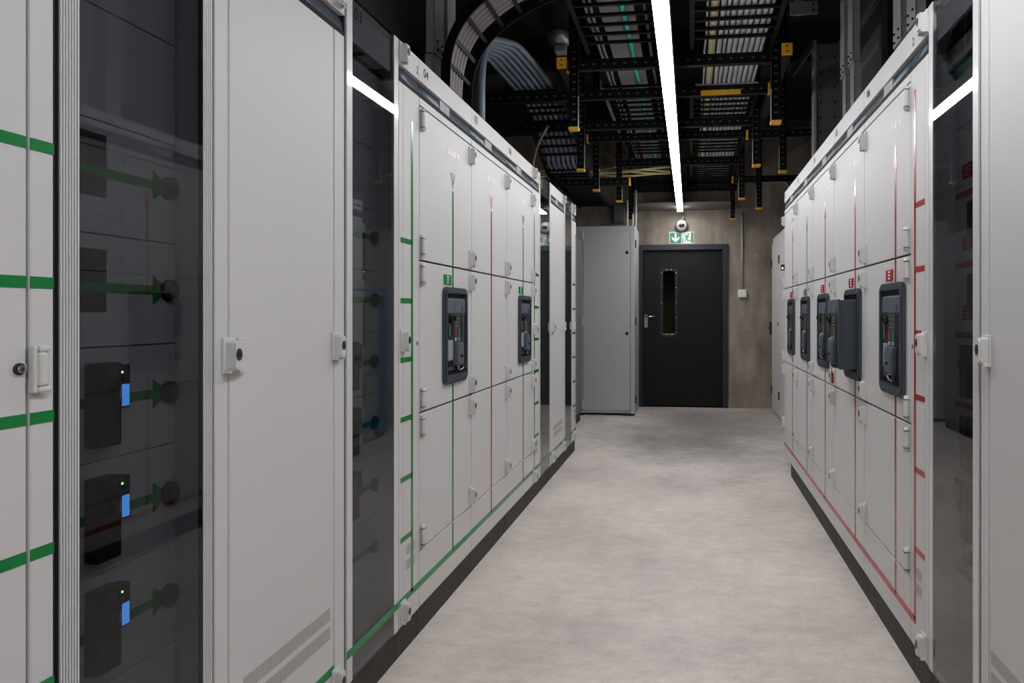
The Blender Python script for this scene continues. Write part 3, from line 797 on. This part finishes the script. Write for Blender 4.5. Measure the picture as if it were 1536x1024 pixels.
for x in (1.06, 1.55):
    for y in (5.76, 6.22):
        w = MB(lambda u, w, z: (u, w, z)); w.disc(x, .05, y - .015, y + .015, .05, 0, 16); w.box(x - .03, x + .03, y - .02, y + .02, .095, .16, 0); w.build('castor', 'black', tr)

# ------------------------------------------------------------------ overhead steelwork
def bolts(q, pts, r=.008, h=.008, mi=1):
    for x, y, z in pts:
        q.tube([(x, y, z), (x, y, z - h)], r, 6, mi)

PG = 'hanger posts over the aisle'
posts = [(.55, 4.22, 'first hanger post right of lamp, its yellow foot highest in view'), (.55, 5.43, 'second hanger post right of lamp with yellow foot'), (.55, 6.96, 'third hanger post right of lamp with yellow foot'), (.55, 8.44, 'farthest hanger post right of lamp, before the back wall'),
         (.80, 5.68, 'nearer outer hanger post close above right row'), (.80, 7.61, 'farther outer hanger post close above right row'),
         (-.77, 4.22, 'first hanger post left of lamp with yellow foot'), (-.77, 6.97, 'hanger post left of lamp with foot halfway to back wall'), (-.77, 8.40, 'farthest hanger post left of lamp, over the end cabinet'),
         (-.93, 5.43, 'nearer outer hanger post above left row with yellow foot'), (-.93, 6.33, 'farther outer hanger post above left row with yellow foot')]
ZB = 2.5
for x, y, lab in posts:
    t = thing('hanger_post', lab, 'post', (x, y, ZB), PG)
    s = -1 if x > 0 else 1            # side towards the lamp
    q = MB()
    q.box(x - .03, x + .03, y + .022, y + .028, ZB, ZC - .002)
    q.box(x - .03, x - .026, y - .028, y + .022, ZB, ZC - .002); q.box(x + .026, x + .03, y - .028, y + .022, ZB, ZC - .002)
    q.box(x - .026, x + .026, y - .004, y, ZB, ZC - .002)
    z = ZB + .05
    while z < ZC - .1:
        q.box(x - .012, x + .012, y - .0052, y - .004, z, z + .012, 1); z += .05
    q.build('profile', ['blackst', 'galvd'], t)
    f = MB(); xs = x + s * .033
    f.box(xs - .003, xs + .003, y - .03, y - .018, ZB, ZB + .2); f.build('edge_strip', 'galv', t)  # added pale strip paints the lamplit lower edge of the black post
    MB().box(x - .034, x + .034, y - .033, y + .033, ZB - .018, ZB, bev=.003).build('foot_cap', 'yellow', t)

SG = 'black perforated steel struts under the ladders'
struts = [(-.8215, .575, 4.211, 2.895, 'nearest black cross strut under the ladders'), (-1.55, .575, 4.74, 2.875, 'second black cross strut, carrying the yellow tape'),
          (-1.6, .575, 5.421, 2.845, 'third black cross strut from the camera'), (-.97, .575, 5.98, 2.895, 'fourth black cross strut from the camera'),
          (-1.6, -.6, 6.321, 2.545, 'low black cross strut over left row'), (-.82, .575, 6.961, 2.88, 'fifth high black cross strut, near pale cables'), (-.82, .62, 8.431, 2.88, 'last black cross strut before the back wall'),
          (.5, 2.3, 5.671, 2.80, 'black cross strut over right row, nearer of two'), (.5, 2.3, 7.601, 2.81, 'black cross strut over right row, farther of two')]
for x0, x1, y, z, lab in struts:
    t = thing('cross_strut', lab, 'strut', ((x0 + x1) / 2, y, z), SG)
    q = MB(); y += .04
    q.box(x0, x1, y - .003, y, z, z + .07); q.box(x0, x1, y, y + .04, z, z + .004); q.box(x0, x1, y, y + .04, z + .066, z + .07)
    x = x0 + .03
    while x < x1 - .05:
        q.box(x, x + .018, y - .0045, y - .003, z + .03, z + .04, 1); x += .07
    q.build('profile', ['blackst', 'galvd'], t)
    for xe in (x0, x1): MB().box(xe - .008, xe + .008, y - .006, y + .044, z - .004, z + .074, bev=.002).build('end_cap', 'yellow' if xe == x0 and x0 > -1 or xe == x1 and x1 < 1 else 'blackst', t)
yt = MB(); yt.box(.08, .37, 4.771, 4.776, 2.872, 2.908)
tag(yt.build('marking_tape', 'yellow'), 'strip of yellow tape stuck on a black overhead strut', 'tape')
for x, y0, y1, lab in ((-.852, 4.2, 4.74, 'black rail running lengthwise left of lamp, square yellow end'), (.611, 4.14, 5.9, 'black rail running lengthwise right of lamp, square yellow end')):
    t = thing('lengthwise_strut', lab, 'strut', (x, y0, 2.9), 'lengthwise struts')
    q = MB(); a = -.03 if x > 0 else .02
    q.box(x - .03, x + .03, y0 + .01, y1, 2.966 - .07, 2.966 - .062); q.box(x - .03, x - .024, y0 + .01, y1, 2.904, 2.966); q.box(x + .024, x + .03, y0 + .01, y1, 2.904, 2.966)
    q.build('profile', 'blackst', t)
    MB().box(x - .034, x + .034, y0, y0 + .012, 2.894, 2.97, bev=.003).disc(x, 2.95, y0 - .002, y0, .006, 1, 8).disc(x, 2.915, y0 - .002, y0, .006, 1, 8).build('end_cap', ['yellow', 'black'], t)

# cable ladders
def ladder(name, label, path, lat, w, rung=.125, rail='blackst', group='cable ladders', railh=.03, fl=.026):
    p0 = Vector(path[0])
    t = thing('cable_ladder', label, 'cable ladder', tuple(p0), group)
    for a in (-w / 2, w / 2):
        s = 1 if a > 0 else -1
        q = MB(); q.sweep(path, lat, a - .003, a + .003, -.03, railh)
        q.sweep(path, lat, min(a, a - s * fl), max(a, a - s * fl), -.033, -.03)
        q.build('rail', rail, t)
    P = [Vector(p) for p in path]; L = [0]
    for a, b in zip(P, P[1:]): L.append(L[-1] + (b - a).length)
    d = .06; k = 0
    while d < L[-1] - .04:
        i = max(j for j in range(len(L) - 1) if L[j] <= d)
        T = (P[i + 1] - P[i]).normalized(); c = P[i] + T * (d - L[i])
        q = MB(); q.sweep([c - T * .010, c + T * .010], lat, -w / 2 + .003, w / 2 - .003, -.017, .0); q.build('rung', 'blackst', t)
        d += rung
    return t
ZL = 3.0
XA = (1, 0, 0)
# right-of-lamp ladder, sections
secs = [(2.0, 4.18, 'wide black cable ladder right of lamp, nearest section'), (4.86, 6.05, 'wide black cable ladder right of lamp, second section'), (6.2, 6.95, 'wide black cable ladder right of lamp, third section'), (7.1, 8.6, 'wide black cable ladder right of lamp, section by back wall')]
for a, b, lab in secs:
    ladder('', lab, [(.265, a, ZL), (.265, b, ZL)], XA, .53)
secs = [(2.0, 4.18, 'black cable ladder with teal cable left of lamp, nearest section'), (4.80, 6.05, 'cable ladder with teal cable left of lamp, section with pale rail'), (6.2, 6.95, 'cable ladder with teal cable left of lamp, third section'), (7.1, 8.6, 'cable ladder with teal cable left of lamp, section by back wall')]
for k, (a, b, lab) in enumerate(secs):
    ladder('', lab, [(-.42, a, ZL), (-.42, b, ZL)], XA, .51, rail='galvd' if k == 1 else 'blackst')
def smooth(P, k=4):
    P = [Vector(p) for p in P]; out = []
    for i in range(len(P) - 1):
        a, b, c, d = P[max(i - 1, 0)], P[i], P[i + 1], P[min(i + 2, len(P) - 1)]
        for j in range(k):
            t = j / k
            out.append(tuple(.5 * (2 * b + (c - a) * t + (2 * a - 5 * b + 4 * c - d) * t * t + (3 * b - a - 3 * c + d) * t ** 3)))
    return out + [tuple(P[-1])]
def cable(path, r, mt, label, group, n=8):
    if len(path) < 20: path = smooth(path)
    return tag(MB().tube(path, r, n).build('power_cable', mt), label, 'cable', group)
ORD = ['first', 'second', 'third', 'fourth', 'fifth', 'sixth', 'seventh', 'eighth', 'ninth']
def wob(x, z, y0, y1, amp=.004, n=26, seed=0):
    rn = random.Random(seed); ph = rn.random() * 6
    return [(x + amp * math.sin(ph + 3.1 * i) + amp * .6 * math.sin(1.7 * i + ph * 2), y0 + (y1 - y0) * i / n, z + .003 * abs(math.sin(ph + 1.3 * i))) for i in range(n + 1)]
G1 = 'cables on the ladder right of the lamp'
cable(wob(.10, ZL + .009, 2, 8.65, seed=1), .007, 'cable', 'thin grey cable lying alone on the lamp side of the cream cable', G1)
cable(wob(.143, ZL + .027, 2, 8.65, .001, seed=2), .025, 'cream', 'thick cream cable on the ladder right of lamp', G1, 12)
for i, x in enumerate((.192, .224, .258, .294, .33, .365, .402, .438, .47)):
    r = .0155 if i not in (1, 8) else .011
    cable(wob(x, ZL + .002 + r, 2, 8.65, .0012, seed=10 + i), r, 'cable', ORD[i] + ' grey cable counting away from the thick cream cable', G1, 10)
G2 = 'cables on the ladder left of the lamp'
cable(wob(-.385, ZL + .0165, 2, 8.65, .004, seed=31), .0155, 'teal', 'teal cable along the ladder left of the lamp', G2)
tag(MB().box(-.53, -.325, 3.4, 8.5, ZL + .036, ZL + .06, bev=.004).build('cable_trunking', 'trunk'), 'flat grey trunking lying above the teal cable', 'trunking')
for i, (x, mt, lab) in enumerate(((-.6, 'cabled', 'dark grey cable next to outer rail of teal-cable ladder'), (-.57, 'cabled', 'dark grey cable second from outer rail of teal-cable ladder'), (-.26, 'cabled', 'dark grey cable on lamp side of the teal cable'))):
    cable(wob(x, ZL + .02, 2, 8.65, .004, seed=40 + i), .01, mt, lab, G2)
# reddish strands and loose crossings
cable([(-.28 + .05 * i, 4.5 + .02 * math.sin(i), 3.04 + .01 * math.sin(2 * i)) for i in range(9)], .008, 'cable', 'pale loose cable crossing above the lamp between two struts', 'loose cables')
cable([(.04, 4.79, 2.957), (.16, 4.80, 2.955), (.27, 4.79, 2.955), (.38, 4.80, 2.956), (.5, 4.79, 2.958)], .009, 'cable', 'sagging pale cable crossing the ladder right of lamp', 'loose cables')

# left outer ladder stepping down
xl = -1.205; lp = [(xl, 4.78, 2.985), (xl, 5.3, 2.975), (xl, 5.6, 2.9), (xl, 5.95, 2.76), (xl, 6.2, 2.66), (xl, 8.1, 2.64)]
ladder('', 'black cable ladder stepping down above the left row', lp, XA, .40)
G3 = 'slate cables arching up from left row'
for i in range(7):
    x = -1.345 + i * .047; xb = -1.20 + i * .02; yb = 3.42 - i * .03
    xs_ = lambda f: xb + (x - xb) * f
    pth = [(xb, yb, 2.247), (xb, yb, 2.45), (xs_(.05), yb + .03, 2.6), (xs_(.15), yb + .11, 2.72), (xs_(.3), yb + .24, 2.785), (xs_(.5), yb + .42, 2.85), (xs_(.75), yb + .68, 2.93)]
    pth += [(x, 4.4, 2.985), (x, 4.8, 3.006), (x, 5.3, 2.996), (x, 5.6, 2.92), (x, 5.95, 2.78), (x, 6.2, 2.68), (x, 8.0, 2.66)]
    cable(pth, .0185, 'cableb', ('outermost' if i == 0 else ORD[i]) + ' slate cable arching from left row onto stepped ladder', G3, 10)
# curved ladder swinging up over the aisle
YA = (0, 1, 0)
ym = 3.02
cp0 = [(-1.12, ym, 2.25), (-1.118, ym, 2.4), (-1.10, ym, 2.5), (-1.06, ym, 2.59), (-1.0, ym, 2.665), (-.92, ym, 2.73), (-.83, ym, 2.785), (-.7, ym, 2.84), (-.5, ym, 2.885), (-.3, ym, 2.895), (.1, ym, 2.895)]
cp = smooth(cp0, 3)
ladder('', 'curved black cable ladder sweeping up from left row over the aisle', cp, YA, .30, rung=.115, railh=.012, fl=.012)
G4 = 'grey cables on the curved ladder'
for i in range(6):
    y = ym - .125 + i * .036
    pth = [(-1.145, y, 2.247)] + [(p[0] - .018, y, p[2] + .012) for p in cp0[1:]]
    cable(pth, .0155, 'cabled', ORD[i] + ' grey cable across the curved ladder, counting from its near rail', G4, 10)
# pale yellow cables crossing
G5 = 'pale yellow cables crossing behind the posts'
for i in range(4):
    pth = [(-1.9 + .12 * j, 7.2 + .05 * i + .015 * math.sin(j * .9 + i), 2.885 + .022 * math.sin(j * .55 + i * 1.9) - .012 * (i % 2)) for j in range(15)]
    cable(pth, .012, 'paley', ORD[i] + ' pale yellow cable of the bundle crossing above left row', G5)
cable([(-.64, 7.1, 3.0), (-.66, 7.1, 2.95), (-.75, 7.1, 2.92), (-.95, 7.1, 2.88), (-1.2, 7.1, 2.86)], .012, 'cabled', 'grey cable drooping from teal-cable ladder to pale bundle', 'loose cables')
cable([(-1.35, 5.35, 2.25), (-1.34, 5.35, 2.5), (-1.3, 5.38, 2.7), (-1.22, 5.42, 2.88)], .012, 'cabled', 'grey cable rising from left row to stepped ladder', 'loose cables')

# round duct
du = thing('round_duct', 'round grey metal duct with domed lower end hanging left of lamp', 'duct', (-.943, 4.58, 3.2))
dxx, dyy = -.943, 4.58
prof = [(.004, 3.2), (.06, 3.21), (.085, 3.235), (.097, 3.28), (.1, 3.33), (.1, ZC - .002)]
q = MB(); q.tube([(dxx, dyy, z) for r, z in prof], [r for r, z in prof], 24); q.build('shell', 'duct', du)
MB().tube([(dxx, dyy, 3.285), (dxx, dyy, 3.297)], .104, 24).build('clamp_band', 'black', du)
MB().box(dxx - .03, dxx + .05, dyy - .04, dyy + .04, 3.15, 3.2, bev=.006).build('outlet_box', 'lgrey', du)

# vertical risers on the rows: rail pairs with foot brackets and dark cover plates
def riser(x, ys, label, face, zf=2.5):
    t = thing('cable_riser', label, 'cable riser', (x, sum(ys) / 2, TOP), 'vertical cable risers on the rows')
    for yy in ys:
        q = MB()
        q.box(x - .003, x + .003, yy - .055, yy + .055, zf, ZC - .002)
        for e_ in (yy - .055, yy + .051): q.box(min(x, x - face * .04), max(x, x - face * .04), e_, e_ + .004, zf, ZC - .002)
        r = q.build('rail', 'galv', t)
        q = MB(); xf = x - face * .012
        q.box(xf - .003, xf + .003, yy - .04, yy + .045, TOP, zf + .03); q.box(min(xf, xf - face * .04), max(xf, xf - face * .04), yy - .04, yy - .036, TOP, zf)
        q.build('foot_bracket', 'galv', t)
        q = MB()
        for dy, dz in ((-.03, .06), (.03, .06), (-.03, .02), (.03, .02)):
            q.tube([(x + face * .003, yy + dy, zf + dz), (x + face * .010, yy + dy, zf + dz)], .006, 6)
        q.build('bolt', 'black', r)
    return t
riser(-1.21, (2.985, 3.145), 'grey riser rail pair standing on left row, beside curved ladder', 1)
riser(.955, (2.90, 3.09), 'grey riser rail pair on right row nearest the camera', -1)
riser(.955, (3.96, 4.16), 'grey riser rail pair on right row behind tall bolted duct', -1, zf=2.745)
tag(MB().box(-1.42, -1.36, 2.45, 2.98, TOP, 3.6, bev=.004).build('riser_enclosure', 'plinth'), 'dark upright cover plate on left row behind riser rails', 'panel')
dp = thing('riser_enclosure', 'dark upright panel with horizontal ribs standing on right row', 'panel', (1.2, 4.5, TOP))
MB().box(1.2, 1.24, 4.2, 4.8, TOP, 3.7, bev=.003).build('plate', 'riserp', dp)
for z in (2.6, 2.95, 3.25): MB().box(1.192, 1.2, 4.21, 4.79, z, z + .05, bev=.002).build('rib', 'ductp', dp)
bd = thing('busbar_duct', 'tall dark grey bolted duct standing on far end of right row', 'duct', (1.1, 5.6, TOP))
q = MB(); q.box(1.005, 1.19, 5.28, 5.34, TOP, 3.42); q.build('front_panel', 'ductp', bd)
MB().box(.985, 1.005, 5.26, 5.36, TOP, 3.45, bev=.002).build('flange', 'galv', bd)
MB().box(1.19, 1.21, 5.26, 5.36, TOP, 3.45, bev=.002).build('flange', 'ductp', bd)
q = MB()
for k in range(9):
    for x in (1.04, 1.15): q.disc(x, 2.35 + k * .12, 5.272, 5.28, .008, 0, 8)
q.build('bolt', 'black', bd)
MB().sweep([(.99, 5.3, 3.43), (.92, 5.9, 3.43)], (0, 0, 1), -.03, .03, -.01, .01).build('top_arm', 'galvd', bd)
for k, (z, lab) in enumerate(((2.98, 'upper grey bracket plate right of the wide ladder'), (2.86, 'lower grey bracket plate right of the wide ladder'))):
    t = thing('bracket_plate', lab, 'bracket', (.65, 3.6, z), 'bracket plates')
    MB().box(.534, .68, 3.52, 3.53, z, z + .07, bev=.002).build('plate', 'galvd', t)
    if k: MB().box(.56, .6, 3.531, 3.538, z, 3.03).build('strap', 'galvd', t)
    MB().disc(.655, z + .05, 3.512, 3.52, .007, 0, 8).disc(.655, z + .02, 3.512, 3.52, .007, 0, 8).build('bolt', 'black', t)

# ------------------------------------------------------------------ camera, world, view
cam = bpy.data.cameras.new('camera'); co = bpy.data.objects.new('camera', cam); C.objects.link(co)
cam.sensor_width = 36; cam.lens = 960 / 1536 * 36
cam.shift_x = -(927.5 - 768) / 1536; cam.shift_y = -40 / 1536
cam.clip_start = .02
co.location = (0, 0, 1.25); co.rotation_euler = (PI / 2, 0, math.atan(.112))
S.camera = co
w = bpy.data.worlds.new('world'); S.world = w; w.use_nodes = True
w.node_tree.nodes['Background'].inputs[0].default_value = (.8, .85, 1, 1)
w.node_tree.nodes['Background'].inputs[1].default_value = .0
S.view_settings.view_transform = 'Standard'; S.view_settings.look = 'None'
S.view_settings.exposure = 0.95; S.view_settings.gamma = 1; S.view_settings.use_curve_mapping = False
S.cycles.max_bounces = 10; S.cycles.diffuse_bounces = 5; S.cycles.transparent_max_bounces = 16
S.cycles.use_denoising = True
